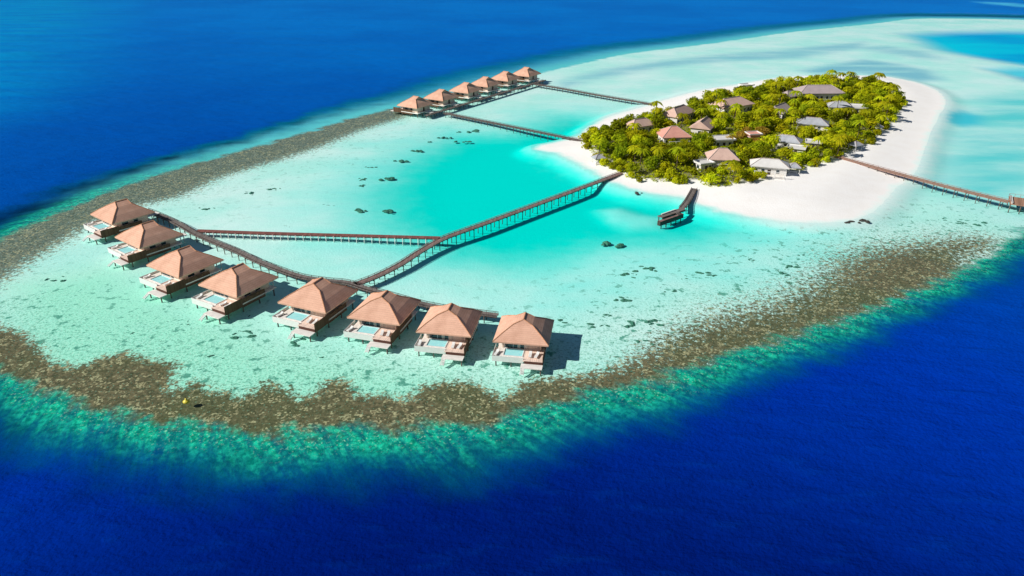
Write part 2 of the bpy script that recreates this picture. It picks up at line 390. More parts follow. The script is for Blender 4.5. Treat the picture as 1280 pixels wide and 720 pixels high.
def sea_material():
    t = NT("sea_water"); p = t.pos()
    out = t.attr("out"); arc_ = t.attr("arc")
    spur = t.n("CombineXYZ", {"X": t.math("ADD", arc_, t.math("MULTIPLY", out, -.55)), "Y": t.math("MULTIPLY", out, .15)}).outputs[0]
    sn = t.noise(spur, .10, 4, .6)
    od = t.math("ADD", out, t.math("MULTIPLY", t.math("SUBTRACT", sn, .5), -12))
    od = t.math("ADD", od, t.math("MULTIPLY", t.math("SUBTRACT", t.noise(t.mapv(p, (1, 1, 0)), .075, 3), .5), -20))
    yy = t.step(t.n("SeparateXYZ", {"Vector": p}).outputs["Y"], 300, 480)
    od = t.math("MULTIPLY", od, t.math("SUBTRACT", 1.0, t.math("MULTIPLY", yy, .6)))
    op = t.step(od, 3, 24)
    flat = t.mapv(p, (1, 1, 0))
    swell = t.noise(t.mapv(p, (.016, .05, 0), (0, 0, R(-28))), 1.0, 3, .5)
    chop = t.noise(t.mapv(p, (.10, .30, 0), (0, 0, R(-22))), 1.0, 4, .6)
    rip = t.noise(flat, 1.1, 3, .6)
    big = t.noise(flat, .006, 3)
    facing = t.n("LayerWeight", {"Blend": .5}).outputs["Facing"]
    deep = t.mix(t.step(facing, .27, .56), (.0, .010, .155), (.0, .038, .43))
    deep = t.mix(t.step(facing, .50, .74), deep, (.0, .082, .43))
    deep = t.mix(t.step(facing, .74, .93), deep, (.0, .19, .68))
    deep = t.mix(t.step(big, .35, .65, 0, .25), deep, (.0, .03, .34))
    deep = t.mix(t.math("MULTIPLY", t.step(chop, .5, .75), .10), deep, (.0, .09, .50))
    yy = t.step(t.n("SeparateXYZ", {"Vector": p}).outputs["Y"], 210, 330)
    glow = t.math("MULTIPLY", t.step(op, .97, .05), t.math("ADD", t.math("MULTIPLY", yy, .9), .10))  # light scattered off the bottom, put into the water colour as teal
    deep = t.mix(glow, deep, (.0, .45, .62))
    deep = t.mix(t.math("MULTIPLY", t.attr("shoal"), t.step(swell, .35, .6, .4, 1)), deep, (.08, .55, .85))
    deep = t.mix(t.math("MULTIPLY", t.attr("azure_patch"), t.step(swell, .3, .65, .5, 1)), deep, (.0, .30, .66))  # patch of sea at the far left tinted towards azure
    hgt = t.math("ADD", t.math("ADD", t.math("MULTIPLY", swell, 3.0), t.math("MULTIPLY", chop, 1.2)), t.math("MULTIPLY", rip, .25))
    nb = t.bump(hgt, .55, .35)
    nd = t.bump(hgt, .8, 1.1)
    body = t.n("BsdfDiffuse", {"Color": deep, "Normal": nd}).outputs[0]
    clear = t.n("BsdfTransparent", {"Color": (.97, .99, .99, 1)}).outputs[0]
    m1 = t.n("MixShader", {0: op, 1: clear, 2: body}).outputs[0]
    gl = t.n("BsdfGlossy", {"Color": (.12, .60, 1, 1), "Roughness": .15, "Normal": nb}).outputs[0]
    fr = t.n("Fresnel", {"IOR": 1.25, "Normal": nb}).outputs[0]
    m2 = t.n("MixShader", {0: t.math("MULTIPLY", t.math("MULTIPLY", fr, .4), t.math("SUBTRACT", 1.0, t.n("NewGeometry").outputs["Backfacing"])), 1: m1, 2: gl}).outputs[0]
    return t.done(m2)

sb = seabed_material()
fm = (np.maximum.reduce([shore[:-1, :-1], shore[1:, 1:], shore[1:, :-1], shore[:-1, 1:]]) > -1.0)
tag(grid_object("sandy_island_ground", XX, YY, Z, fields, sb, fm), "white sand beach and ground of the green island", kind="structure")
keep = ~fm & (np.minimum.reduce([out_d[:-1, :-1], out_d[1:, 1:], out_d[1:, :-1], out_d[:-1, 1:]]) < 95)
tag(grid_object("seabed", XX, YY, Z, fields, sb, keep), "pale sandy seabed with the brown coral reef belt", kind="structure")
sx = np.concatenate([[-40000, -8000, -2500, -1600, -1200, -1000, -850, -700, -600, -520, -450], gx[::2], [2000, 9000, 40000]])
sy = np.concatenate([[-20000, -3000, -300], gy[::2], [1600, 3000, 8000, 50000]])
SX, SY = np.meshgrid(sx, sy)
s_o, s_a = sdist(outer_p, SX, SY, True)
tag(grid_object("sea", SX, SY, np.zeros_like(SX), dict(out=slope_w(-s_o, SX, SY), arc=s_a, azure_patch=sm(sdist(poly([(-80,0),(120,0),(60,60),(0,110),(-80,140)]), SX, SY), -90, 60), shoal=sm(sdist(poly([(1225,2.5),(1262,3.5),(1300,7.5),(1330,10),(1300,10.5),(1262,7),(1236,4.5)]), SX, SY), -14, 8)), sea_material()), "deep blue ocean and clear lagoon water", kind="structure")

def ground_z(x, y):
    """height of dry ground at a world point"""
    i = int(np.clip(np.searchsorted(gx, x), 1, len(gx)-1)); j = int(np.clip(np.searchsorted(gy, y), 1, len(gy)-1))
    return float(Z[j-1:j+1, i-1:i+1].mean())

# ------------------------------------------------------------------ over-water villas
def hip_mesh(w, d, h, ridge_l=(.0, 0.0), thick=.28):
    """hip roof with a domed profile (shallow at the top, steep at the eaves); ridge along y"""
    mb = MB(); a, b = w/2, d/2
    A, B = (0, -ridge_l[0], h), (0, ridge_l[1], h)
    ring = lambda k, z: [(-a*k, -b*k, z), (a*k, -b*k, z), (a*k, b*k, z), (-a*k, b*k, z)]
    c0, c1, c2 = ring(1, 0), ring(.70, h*.37), ring(.34, h*.74)
    cm = ring(1, -thick)
    for i in range(4):
        j = (i+1) % 4
        mb.quad(cm[i], cm[j], c0[j], c0[i]); mb.quad(c0[i], c0[j], c1[j], c1[i]); mb.quad(c1[i], c1[j], c2[j], c2[i])
    mb.quad(c2[0], c2[1], A); mb.quad(c2[1], c2[2], B, A); mb.quad(c2[2], c2[3], B); mb.quad(c2[3], c2[0], A, B)
    mb.quad(cm[3], cm[2], cm[1], cm[0])
    caps = MB()
    for i in range(4):
        r = A if i < 2 else B
        caps.tube(c0[i], c1[i], .10, .11, 5); caps.tube(c1[i], c2[i], .11, .11, 5); caps.tube(c2[i], r, .11, .11, 5)
    caps.tube((0, -ridge_l[0], h), (0, ridge_l[1], h), .14, None, 6)
    return mb, caps

def make_villa():
    root = empty("water_villa", (0, 0, 0))
    DZ = .95
    mb, caps = hip_mesh(11.8, 11.2, 3.4, ridge_l=(1.2, 1.9))
    roof = mb.build("roof", M["roof"], root); roof.location = (0, .35, 3.35)
    caps.build("ridge_cap", M["cap"], roof)
    w = MB()                                                  # walls: front, sides, back as one shell
    for x0, x1, y0, y1 in ((-4.2, -3.9, -3.5, 4.6), (3.9, 4.2, -3.5, 4.6), (-3.9, 3.9, 4.4, 4.6), (-3.9, 3.9, -3.3, -3.1)):
        w.box(x0, x1, y0, y1, DZ+.002, 3.3)
    w.build("wall", M["wall"], root)
    for i, (x0, x1) in enumerate(((-3.6, -1.9), (-1.75, -.9), (-.3, .5), (1.15, 1.75), (2.2, 2.8), (3.15, 3.65))):
        f = MB()
        z0 = DZ+.1 if i < 3 else DZ+1.0
        f.box(x0-.09, x1+.09, -3.36, -3.303, z0-.08, 3.07)
        fo = f.build("window", M["white"], root)
        g = MB(); g.box(x0, x1, -3.40, -3.363, z0, 3.0); g.build("pane", M["glass"], fo)
    for y0, y1 in ((-2.2, -.6), (.8, 2.0)):
        f = MB(); f.box(4.203, 4.25, y0-.08, y1+.08, DZ+.7, 2.75); fo = f.build("window", M["white"], root)
        g = MB(); g.box(4.253, 4.28, y0, y1, DZ+.78, 2.67); g.build("pane", M["glass"], fo)
    d = MB(); d.box(-.5, .5, 4.603, 4.66, DZ+.02, DZ+2.1); d.build("door", M["dark"], root)
    dk = MB()                                                 # main deck, a hole is left for the pool
    dk.box(-5.2, 5.2, -3.6, 5.6, DZ-.25, DZ)
    dk.box(-5.6, -3.6, -7.6, -3.603, DZ-.25, DZ); dk.box(-3.597, .9, -7.6, -6.7, DZ-.25, DZ); dk.box(.7, .9, -6.697, -3.603, DZ-.25, DZ)
    dk.build("deck", M["deck"], root)
    sd = MB(); sd.box(.903, 5.0, -8.1, -3.603, DZ-.22, DZ+.03); sd.build("sun_deck", M["deck_tan"], root)
    pl = MB()
    pl.box(-3.597, .697, -6.697, -3.603, DZ-.9, DZ-.35)
    for x0, x1, y0, y1 in ((-3.597, -3.4, -6.697, -3.603), (.5, .697, -6.697, -3.603), (-3.397, .497, -6.697, -6.5), (-3.397, .497, -3.8, -3.603)):
        pl.box(x0, x1, y0, y1, DZ-.347, DZ+.12)
    po = pl.build("plunge_pool", M["white"], root)
    pw = MB(); pw.box(-3.395, .495, -6.495, -3.805, DZ-.345, DZ-.02); pw.build("pool_water", M["pool"], po)
    fa = MB(); fa.box(-5.65, .95, -7.68, -7.603, .08, DZ+.42); fa.box(-5.68, -5.603, -7.6, -2.6, .08, DZ+.42)
    fa.build("fascia", M["white"], root)
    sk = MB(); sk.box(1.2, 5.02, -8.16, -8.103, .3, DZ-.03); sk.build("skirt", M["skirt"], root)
    sc_ = MB(); sc_.box(5.003, 5.1, -8.1, -3.5, .2, DZ+1.2); sc_.box(5.003, 5.1, -3.497, 2.5, DZ-.9, DZ+.9); sc_.build("privacy_screen", M["wall_dark"], root)
    ld = MB(); ld.box(.6, 5.1, -9.9, -8.2, .2, .36); ld.build("landing", M["pale"], root)
    st = MB()
    for k in range(4): st.box(.7, 1.5, -9.93-.32*(k+1), -9.93-.32*k, .12-.17*k, .2-.17*k)
    st.bar((.72, -9.9, .32), (.72, -11.3, -.5), .09, .16); st.bar((1.48, -9.9, .32), (1.48, -11.3, -.5), .09, .16)
    st.build("stair", M["white"], root)
    eb = MB(); eb.box(-1.0, 1.0, 5.603, 9.4, DZ-.2, DZ-.01)
    for s in (-1, 1): eb.tube((s*.9, 8.4, -1.6), (s*.9, 8.4, DZ-.2), .12)
    eb.build("entry_bridge", M["pale"], root)
    sm_ = MB(); sm_.tube((0, 0, -1.9), (0, 0, DZ-.25), .15, .14); stm = sm_.mesh("stilt", M["stilt"], True)
    for x in (-4.9, -1.7, 1.7, 4.7):
        for y in (-7.2, -3.4, 1.0, 5.1): share("stilt", stm, root, (x, y, 0))
    for x in (.9, 4.8): share("stilt", stm, root, (x, -9.5, -.55))
    return root

VILLAS = [  # eave-centre px, turn, label
 (152, 268, 38, "orange-roofed villa at the far left end of the curved near row"),
 (185, 296, 37, "second villa from the left end, partly overlapped by its neighbours' shadow"),
 (230, 330, 33, "third villa from the left, just below where the red-brown jetty begins"),
 (297, 353, 30, "fourth villa from the left, its dark slope against the curved walkway"),
 (397, 372, 23, "villa just left of where the long main pier meets the walkway"),
 (480, 387, 16, "villa right beside the lower end of the long main pier"),
 (562, 402, 10, "villa second from the right end of the near row"),
 (655, 413, 9, "rightmost near villa, its whole teal shadow lying on open water"),
]
proto = make_villa()
NEAR = []
for i, (px, py, a, lab) in enumerate(VILLAS):
    o = proto if i == 0 else copy_tree(proto)
    p = at(px, py, 3.6); o.location = (p.x, p.y, 0); o.rotation_euler = (0, 0, R(-a)); k_ = (1.17, 1.15, 1.17, 1.16, 1.15, 1.09, 1.04, 1.01)[i]; o.scale = (k_, k_, k_)
    tag(o, lab, "villa", "near villas on stilts along the curved walkway"); NEAR.append(o)
FAR = [(519,131,"first far villa, nearest the camera at the left end of the far row"),
       (551,122,"second far villa, where the lower grey far jetty begins"),
       (582,113,"third far villa counted from the left end of the far row"),
       (606,105.5,"fourth far villa counted from the left end of the far row"),
       (631,98.5,"fifth far villa, one before the far row's right end"),
       (657,93,"last far villa, at the right end beside the upper grey jetty")]
f0, f1 = at(519, 131, 4), at(657, 93, 4)
fdir = math.atan2(f1.y-f0.y, f1.x-f0.x)                        # decks face the ocean: local -y = left of the row
FARV = []
for px, py, lab in FAR:
    o = copy_tree(proto); p = at(px, py, 3.6); o.location = (p.x, p.y, 0)
    o.rotation_euler = (0, 0, fdir + math.pi)
    tag(o, lab, "villa", "far villas in a straight row at the lagoon edge"); FARV.append(o)

def make_lounger():
    root = empty("sun_lounger", (0, 0, 0))
    f = MB(); f.box(-.34, .34, -.95, .95, .24, .32)
    for x in (-.28, .28):
        for y in (-.8, .8): f.box(x-.04, x+.04, y-.04, y+.04, 0, .238)
    f.build("frame", M["pale"], root)
    c = MB(); c.box(-.31, .31, -.93, .3, .322, .42)
    c.hexa([(-.31, .303, .322), (.31, .303, .322), (.31, .92, .62), (-.31, .92, .62)], [(-.31, .303, .42), (.31, .303, .42), (.31, .87, .72), (-.31, .87, .72)])
    c.build("cushion", M["lounge"], root)
    return root
lg = make_lounger(); first = True; lz = .95
ORD = ["first", "second", "third", "fourth", "fifth", "sixth", "seventh", "eighth"]
for i, v in enumerate(NEAR):
    for k, (lx, ly) in enumerate(((-4.9, -6.2), (2.2, -6.0), (3.6, -6.0))):
        o = lg if first else copy_tree(lg); first = False
        mw = Matrix.Rotation(v.rotation_euler.z, 4, "Z") @ (Vector((lx, ly, 0))*v.scale.x)
        o.location = (v.location.x+mw.x, v.location.y+mw.y, (lz if k == 0 else lz+.033)*v.scale.x); o.rotation_euler = (0, 0, v.rotation_euler.z+rng.uniform(-.25, .25))
        tag(o, f"white lounger {['beside the pool', 'innermost on the sun deck', 'outermost on the sun deck'][k]} of the {ORD[i]} near villa from left", "lounger", "sun loungers on the near villa decks")

# ------------------------------------------------------------------ piers and walkways
def pier(name, pts, width, z, bent, deck_m, label, group=None, rails=True, rail_m=None, post_m=None, head=.0, cat="pier", z_end=None):
    P = smooth_closed(np.array([at(x, y, z)[:2] for x, y in pts]), 6, False)
    P = [Vector((a, b, z)) for a, b in P]
    o0 = P[0].copy(); root = empty(name, (o0.x, o0.y, 0))
    P = [Vector((p.x-o0.x, p.y-o0.y, z)) for p in P]
    L = [0]
    for a, b in zip(P, P[1:]): L.append(L[-1]+(b-a).length)
    def pt(s):
        for i in range(len(P)-1):
            if s <= L[i+1]+1e-6:
                t = (s-L[i])/(L[i+1]-L[i]); return P[i].lerp(P[i+1], t), (P[i+1]-P[i]).normalized()
        return P[-1], (P[-1]-P[-2]).normalized()
    def off(i, s):
        d = (P[min(i+1, len(P)-1)]-P[max(i-1, 0)]); n = Vector((-d.y, d.x, 0)).normalized(); return P[i]+n*s
    def ribbon(s0, s1, za, zb):
        mb = MB()
        for i in range(len(P)-1):
            q = [off(i, s0), off(i+1, s0), off(i+1, s1), off(i, s1)]
            mb.hexa([(c.x, c.y, za) for c in q], [(c.x, c.y, zb) for c in q])
        return mb
    h = width/2
    dk = ribbon(-h, h, z-.14, z).build("deck", deck_m, root)
    for s in (-1, 1):
        ribbon(s*(h-.25)-.1, s*(h-.25)+.1, z-.42, z-.142).build("beam", rail_m or M["rail"], root)
    if rails:
        for s in (-1, 1):
            mb = ribbon(s*(h-.06)-.05, s*(h-.06)+.05, z+.34, z+.42)
            m2 = ribbon(s*(h-.06)-.02, s*(h-.06)+.02, z+.17, z+.21); k = len(mb.v); mb.v += m2.v; mb.f += [tuple(i+k for i in f) for f in m2.f]
            s_ = .4
            while s_ < L[-1]:
                p, d = pt(s_); n = Vector((-d.y, d.x, 0)); c = p+n*s*(h-.06)
                mb.box(c.x-.05, c.x+.05, c.y-.05, c.y+.05, z+.002, z+.338); s_ += 2.2
            mb.build("railing", rail_m or M["rail"], root)
    sm_ = MB(); sm_.tube((0, 0, -2.4), (0, 0, z-.145), .13, .11); pm = sm_.mesh("post", post_m or M["stilt"], True)
    hb = MB(); hb.box(-.11, .11, -h-.18, h+.18, z-.6, z-.425); hm = hb.mesh("crossbeam", post_m or M["stilt"])
    s_ = bent*.4
    while s_ < L[-1]:
        p, d = pt(s_); n = Vector((-d.y, d.x, 0))
        for s in (-1, 1): share("post", pm, root, (p.x+n.x*s*(h-.02), p.y+n.y*s*(h-.02), 0))
        share("crossbeam", hm, root, (p.x, p.y, 0), math.atan2(d.y, d.x)); s_ += bent
    tag(root, label, cat, group); return root

JZ = .75
pier("main_pier", [(444,355),(470,345),(500,330),(528,312),(556,297),(600,281),(660,259),(720,237),(776,216)], 2.1, JZ, 3.6, M["pier"],
     "long dark pier bending across the turquoise lagoon to the green island", rail_m=M["rail_pink"])
pier("jetty", [(246,288),(330,291),(440,294),(550,297)], 1.9, JZ, 2.3, M["pier_red"],
     "straight red-brown jetty on pale posts between curved walkway and main pier", rails=False, rail_m=M["pier_red"], post_m=M["pale"], cat="jetty")
pier("walkway", [(182,262),(200,269),(222,279),(243,291),(268,302),(295,313),(320,325),(345,335),(375,345),(405,350),(434,353),(460,361),(490,369),(530,380),(570,387),(622,394)], 2.0, JZ, 3.6, M["pier_grey"],
     "curved dark grey walkway running behind the near row of villas", cat="walkway")
pier("jetty", [(669,105),(700,110),(750,119),(816,130)], 2.4, JZ, 4.0, M["pier_grey"], "upper grey jetty from the far row's right end to the island", cat="jetty")
pier("jetty", [(556,141),(600,150),(660,162),(729,176)], 2.4, JZ, 4.0, M["pier_grey"], "lower grey jetty from the second far villa to the island's sandy tip", cat="jetty")
nrm = Vector((math.sin(fdir), -math.cos(fdir), 0))
a_, b_ = f0+nrm*10.0-Vector((math.cos(fdir), math.sin(fdir), 0))*4, f1+nrm*10.0+Vector((math.cos(fdir), math.sin(fdir), 0))*6
def to_px(p):
    q = Vector(p)-Vector((0, 0, H)); f = Vector((0, math.cos(PITCH), -math.sin(PITCH))); u = Vector((0, math.sin(PITCH), math.cos(PITCH)))
    dd = q.dot(f); return (640+F*q.x/dd, 360-F*q.dot(u)/dd)
pier("walkway", [to_px((a_.x, a_.y, JZ)), to_px((*((a_+b_)/2)[:2], JZ)), to_px((b_.x, b_.y, JZ))], 2.2, JZ, 4.0, M["pier_grey"], "straight dark walkway along the island side of the far villas", cat="walkway")
pier("beach_pier", [(1044,195),(1080,205),(1120,216),(1180,232),(1262,252)], 2.6, 1.75, 3.6, M["pier_brown"], "brown pier leaving the white beach towards the right edge", rail_m=M["rail_pink"])

# arrival platform at the right end of the beach pier
def platform(name, px, py, w, d, rz, label, roofed=False):
    JZ = 1.75; p = at(px, py, JZ); root = empty(name, (p.x, p.y, 0), rz)
    dk = MB(); dk.box(-w/2, w/2, -d/2, d/2, JZ-.2, JZ+.01); dk.build("deck", M["pier_brown"], root)
    sm_ = MB(); sm_.tube((0, 0, -2.6), (0, 0, JZ-.2), .16); pm = sm_.mesh("post", M["stilt"], True)
    for x in (-w/2+.3, 0, w/2-.3):
        for y in (-d/2+.3, d/2-.3): share("post", pm, root, (x, y, 0))
    rl = MB()
    for x in (-w/2+.1, w/2-.1): rl.box(x-.05, x+.05, -d/2, d/2, JZ+.88, JZ+.98)
    for x in np.linspace(-w/2+.1, w/2-.1, 5): rl.box(x-.05, x+.05, d/2-.15, d/2-.05, JZ+.012, JZ+.98)
    rl.box(-w/2, w/2, d/2-.14, d/2-.06, JZ+.982, JZ+1.05); rl.build("railing", M["rail_pink"], root)
    bn = MB(); bn.box(-w/2+.4, -w/2+.9, -d/2+.4, d/2-.4, JZ+.42, JZ+.5); bn.box(-w/2+.5, -w/2+.8, -d/2+.6, d/2-.6, JZ+.012, JZ+.418); bn.build("bench", M["pale"], root)
    tag(root, label, "platform"); return root
platform("arrival_platform", 1276, 252, 6.5, 9, R(-30), "brown arrival platform at the right edge, ending the beach pier")

# beach jetty with its two-tier landing
pier("beach_jetty", [(868,235.5),(864,243),(858,253),(852,260)], 2.0, .95, 3.0, M["pier_grey"], "short dark jetty running from the beach down to the landing stage", cat="jetty")
def landing():
    p = at(840, 265, 1.4); q0, q1 = at(824, 270, 1.4), at(856, 259, 1.4); rz = math.atan2(q1.y-q0.y, q1.x-q0.x); L = (q1-q0).length
    root = empty("landing_stage", (p.x, p.y, 0), rz)
    u = MB(); u.box(-L*.42, L*.5, -.5, 1.5, .75, .95); u.build("upper_deck", M["pier_grey"], root)
    l = MB(); l.box(-L*.58, L*.3, -1.7, -.55, .2, .4); l.build("lower_deck", M["pier"], root)
    s = MB()
    for k in range(3): s.box(L*.1, L*.1+1.6, -.9-.35*k, -.56-.35*k, .8-.17*k, .88-.17*k)
    s.build("stair", M["pier_grey"], root)
    w = MB(); w.box(-L*.58, L*.3, -1.78, -1.703, -1.0, .39); w.box(-L*.6, -L*.58-.003, -1.7, -.6, -1.0, .39); w.box(-L*.42, L*.5, -.545, -.503, .403, .93); w.build("fender_wall", M["dark"], root)
    b = MB(); b.box(-L*.3, L*.25, 1.0, 1.35, 1.23, 1.3); b.box(-L*.28, L*.23, 1.05, 1.3, .952, 1.228); b.build("bench", M["pale"], root)
    sm_ = MB(); sm_.tube((0, 0, -2.6), (0, 0, .75), .16); pm = sm_.mesh("post", M["dark"], True)
    for k in range(5): share("post", pm, root, (-L*.38+k*L*.2, 1.2, 0))
    for k in range(5): share("post", pm, root, (-L*.53+k*L*.19, -1.5, -.56))
    tag(root, "dark two-tier wooden landing stage at the beach jetty's water end", "landing stage")
landing()

# yellow buoy over the front reef
def buoy():
    p = at(233, 502); root = empty("buoy", (p.x, p.y, 0))
    b = MB(); n = 12
    prof = [(-.25, .0), (-.25, .45), (-.05, .62), (.15, .6), (.3, .4), (.42, .2), (.75, .16), (.8, 0)]
    for z0, r0 in prof:
        for i in range(n): b.v.append((1.1*r0*math.cos(2*math.pi*i/n), r0*math.sin(2*math.pi*i/n), z0))
    for k in range(len(prof)-1): b.f += [(k*n+i, k*n+(i+1) % n, (k+1)*n+(i+1) % n, (k+1)*n+i) for i in range(n)]
    b.build("float", M["yellow"], root, True)
    r = MB(); r.tube((0, 0, .8), (0, 0, 1.1), .04); r.build("mooring_ring", M["dark"], root)
    tag(root, "small yellow marker buoy floating over the brown front reef", "buoy")
buoy()

# ------------------------------------------------------------------ island houses
def gable_roof(w, d, h):
    mb = MB(); a, b = w/2, d/2
    mb.quad((-a, -b, 0), (a, -b, 0), (a, 0, h), (-a, 0, h)); mb.quad((a, b, 0), (-a, b, 0), (-a, 0, h), (a, 0, h))
    mb.quad((-a, b, 0), (-a, -b, 0), (-a, 0, h)); mb.quad((a, -b, 0), (a, b, 0), (a, 0, h))
    mb.quad((-a, -b, -.2), (a, -b, -.2), (a, -b, 0), (-a, -b, 0)); mb.quad((a, b, -.2), (-a, b, -.2), (-a, b, 0), (a, b, 0))
    mb.quad((-a, b, -.2), (-a, -b, -.2), (-a, -b, 0), (-a, b, 0)); mb.quad((a, -b, -.2), (a, b, -.2), (a, b, 0), (a, -b, 0))
    mb.quad((-a, b, -.2), (a, b, -.2), (a, -b, -.2), (-a, -b, -.2))
    cp = MB(); cp.tube((-a-.05, 0, h+.03), (a+.05, 0, h+.03), .2, None, 6); return mb, cp
def hip_long(w, d, h):
    mb = MB(); a, b = w/2, d/2; r = max(a-b*.9, .3); A, B = (-r, 0, h), (r, 0, h)
    c = [(-a, -b, 0), (a, -b, 0), (a, b, 0), (-a, b, 0)]; cm = [(x, y, -.25) for x, y, z in c]
    mb.quad(c[0], c[1], B, A); mb.quad(c[1], c[2], B); mb.quad(c[2], c[3], A, B); mb.quad(c[3], c[0], A)
    for i in range(4): mb.quad(cm[i], cm[(i+1) % 4], c[(i+1) % 4], c[i])
    mb.quad(cm[3], cm[2], cm[1], cm[0])
    cp = MB(); cp.tube(A, B, .22, None, 6)
    for s, e in ((c[0], A), (c[3], A), (c[1], B), (c[2], B)): cp.tube(s, e, .14, None, 5)
    return mb, cp
HOUSES = []
def house(px, py, w, d, eave, h, rz, kind, roof_m, label, wall_m=None, terrace=None, flat=False, name="beach_house", cat="house"):
    p = at(px, py, eave+h*.4+1.2); gz = ground_z(p.x, p.y)
    root = empty(name, (p.x, p.y, gz), R(rz)); wall_m = wall_m or M["walls"]
    eave += .2; w *= 1.06; d *= 1.06
    o = .8; a, b = w/2-o, d/2-o
    wl = MB()
    for x0, x1, y0, y1 in ((-a, a, -b, -b+.25), (-a, a, b-.25, b), (-a, -a+.25, -b+.253, b-.253), (a-.25, a, -b+.253, b-.253)): wl.box(x0, x1, y0, y1, -.5, eave-.26)
    wl.build("wall", wall_m, root)
    if flat:
        r = MB(); r.box(-w/2, w/2, -d/2, d/2, eave-.25, eave); ro = r.build("roof", roof_m, root)
        pp = MB()
        for x0, x1, y0, y1 in ((-w/2, w/2, -d/2, -d/2+.2), (-w/2, w/2, d/2-.2, d/2), (-w/2, -w/2+.2, -d/2+.2, d/2-.2), (w/2-.2, w/2, -d/2+.2, d/2-.2)): pp.box(x0, x1, y0, y1, eave+.003, eave+.4)
        pp.build("parapet", M["white"], ro)
    else:
        mb, cp = (hip_long if kind == "hip" else gable_roof)(w, d, h)
        ro = mb.build("roof", roof_m, root); ro.location = (0, 0, eave)
        cp.build("ridge_cap", M["cap_grey"], ro)
    dr = MB(); dr.box(-.55, .55, -b-.06, -b-.003, 0, 2.1); dr.build("door", M["dark"], root)
    for x in (np.arange(-a+1.3, a-.8, 2.6)):
        if abs(x) < 1.3: continue
        f = MB(); f.box(x-.65, x+.65, -b-.05, -b-.003, .8, 2.2); fo = f.build("window", M["white"], root)
        g = MB(); g.box(x-.55, x+.55, -b-.08, -b-.053, .9, 2.1); g.build("pane", M["glass"], fo)
    for s in (-1, 1):
        f = MB(); x0, x1 = sorted((s*(a+.003), s*(a+.05))); f.box(x0, x1, -.8, .8, .8, 2.2); fo = f.build("window", M["white"], root)
        x0, x1 = sorted((s*(a+.053), s*(a+.08))); g = MB(); g.box(x0, x1, -.7, .7, .9, 2.1); g.build("pane", M["glass"], fo)
    if terrace:
        tw, td = terrace; tt = MB(); tt.box(-tw/2, tw/2, -d/2-td, -b-.09, -.4, .15); tt.build("terrace", M["deck"], root)
        pp = MB()
        for x in np.linspace(-tw/2+.3, tw/2-.3, 4): pp.box(x-.1, x+.1, -d/2-td+.1, -d/2-td+.3, .152, 2.5)
        pp.box(-tw/2, tw/2, -d/2-td+.08, -d/2-td+.32, 2.502, 2.65); pp.build("pergola", M["white"], root)
    tag(root, label, cat, "island houses among the trees")
    HOUSES.append((p.x, p.y, max(w, d)/2, label)); return root

house(800,154,12,7,3.0,2.6,28,"hip",M["roof_far"],"small pinkish-brown roof almost buried in trees at the island's left")
house(848,139,17,9,3.4,3.2,50,"hip",M["roof_far"],"long pinkish-brown hipped roof slanting above the red pyramid roof")
house(842,165,12,11,3.3,3.4,6,"hip",M["roof_red"],"house with a reddish pyramid roof left of the island's middle",terrace=(9,3))
house(879,155,11,9,3.2,3.0,62,"gable",M["roof_far"],"pinkish gabled roof right of the red pyramid roof")
house(914,128,20,11,3.4,3.2,32,"hip",M["roof_far"],"broad brown-pink roof near the island's back shore")
house(903,193,11,9,3.2,3.2,-6,"hip",M["roof_far"],"house with a peaked brown roof and white terrace above the beach",terrace=(9,3))
house(1023,112,23,12,3.6,3.2,2,"hip",M["roof_grey"],"largest grey-purple roof, a long hall at the island's back")
house(974,136,11,9,3.2,2.8,48,"gable",M["roof_grey"],"grey gabled house with a white end wall in the island's middle")
house(986,118,9,7,3.0,2.4,30,"hip",M["roof_grey"],"small grey roof just left of the long grey hall")
house(902,173,9,7,3.0,1,10,"flat",M["roof_white"],"white flat-roofed cottage behind the peaked brown roof",flat=True)
house(880,203,6,5,2.8,1,20,"flat",M["roof_white"],"small white flat-roofed annex left of the peaked brown roof",flat=True,name="annex",cat="annex")
house(962,204,13,8,3.0,2.0,-16,"hip",M["roof_white"],"white-roofed beach house with grey terrace by the sand",terrace=(11,4))
house(984,174,11,7,3.0,2.0,-28,"hip",M["roof_slate"],"slate-roofed house in a white sandy court, middle of the island",terrace=(12,5))
house(996,184,7,5,2.8,1,-28,"flat",M["roof_white"],"white flat-roofed cottage beside the slate-roofed house",flat=True)
house(1016,152,13,8,3.0,2.2,-22,"hip",M["roof_slate"],"slate-grey hipped roof with white terrace, right of the middle",terrace=(13,5))
house(1050,131,11,8,3.0,2.2,-14,"hip",M["roof_slate"],"left one of two pale houses below the long grey hall",terrace=(10,4))
house(1070,133,9,8,3.0,1,-14,"flat",M["roof_white"],"right one of two pale houses below the long grey hall",flat=True)
house(1017,177,6,5,2.8,1,-20,"flat",M["roof_white"],"tiny white cottage near the front trees right of centre",flat=True)
house(942,167,5.5,5,3.4,1,10,"flat",M["roof_red"],"small red-pink tower among orange trees at the island's middle",wall_m=M["pink"],flat=True,name="pavilion",cat="pavilion")
house(933,106,7,5,3.0,1,25,"flat",M["roof_white"],"white cottage on the island's back shore behind the trees",flat=True)

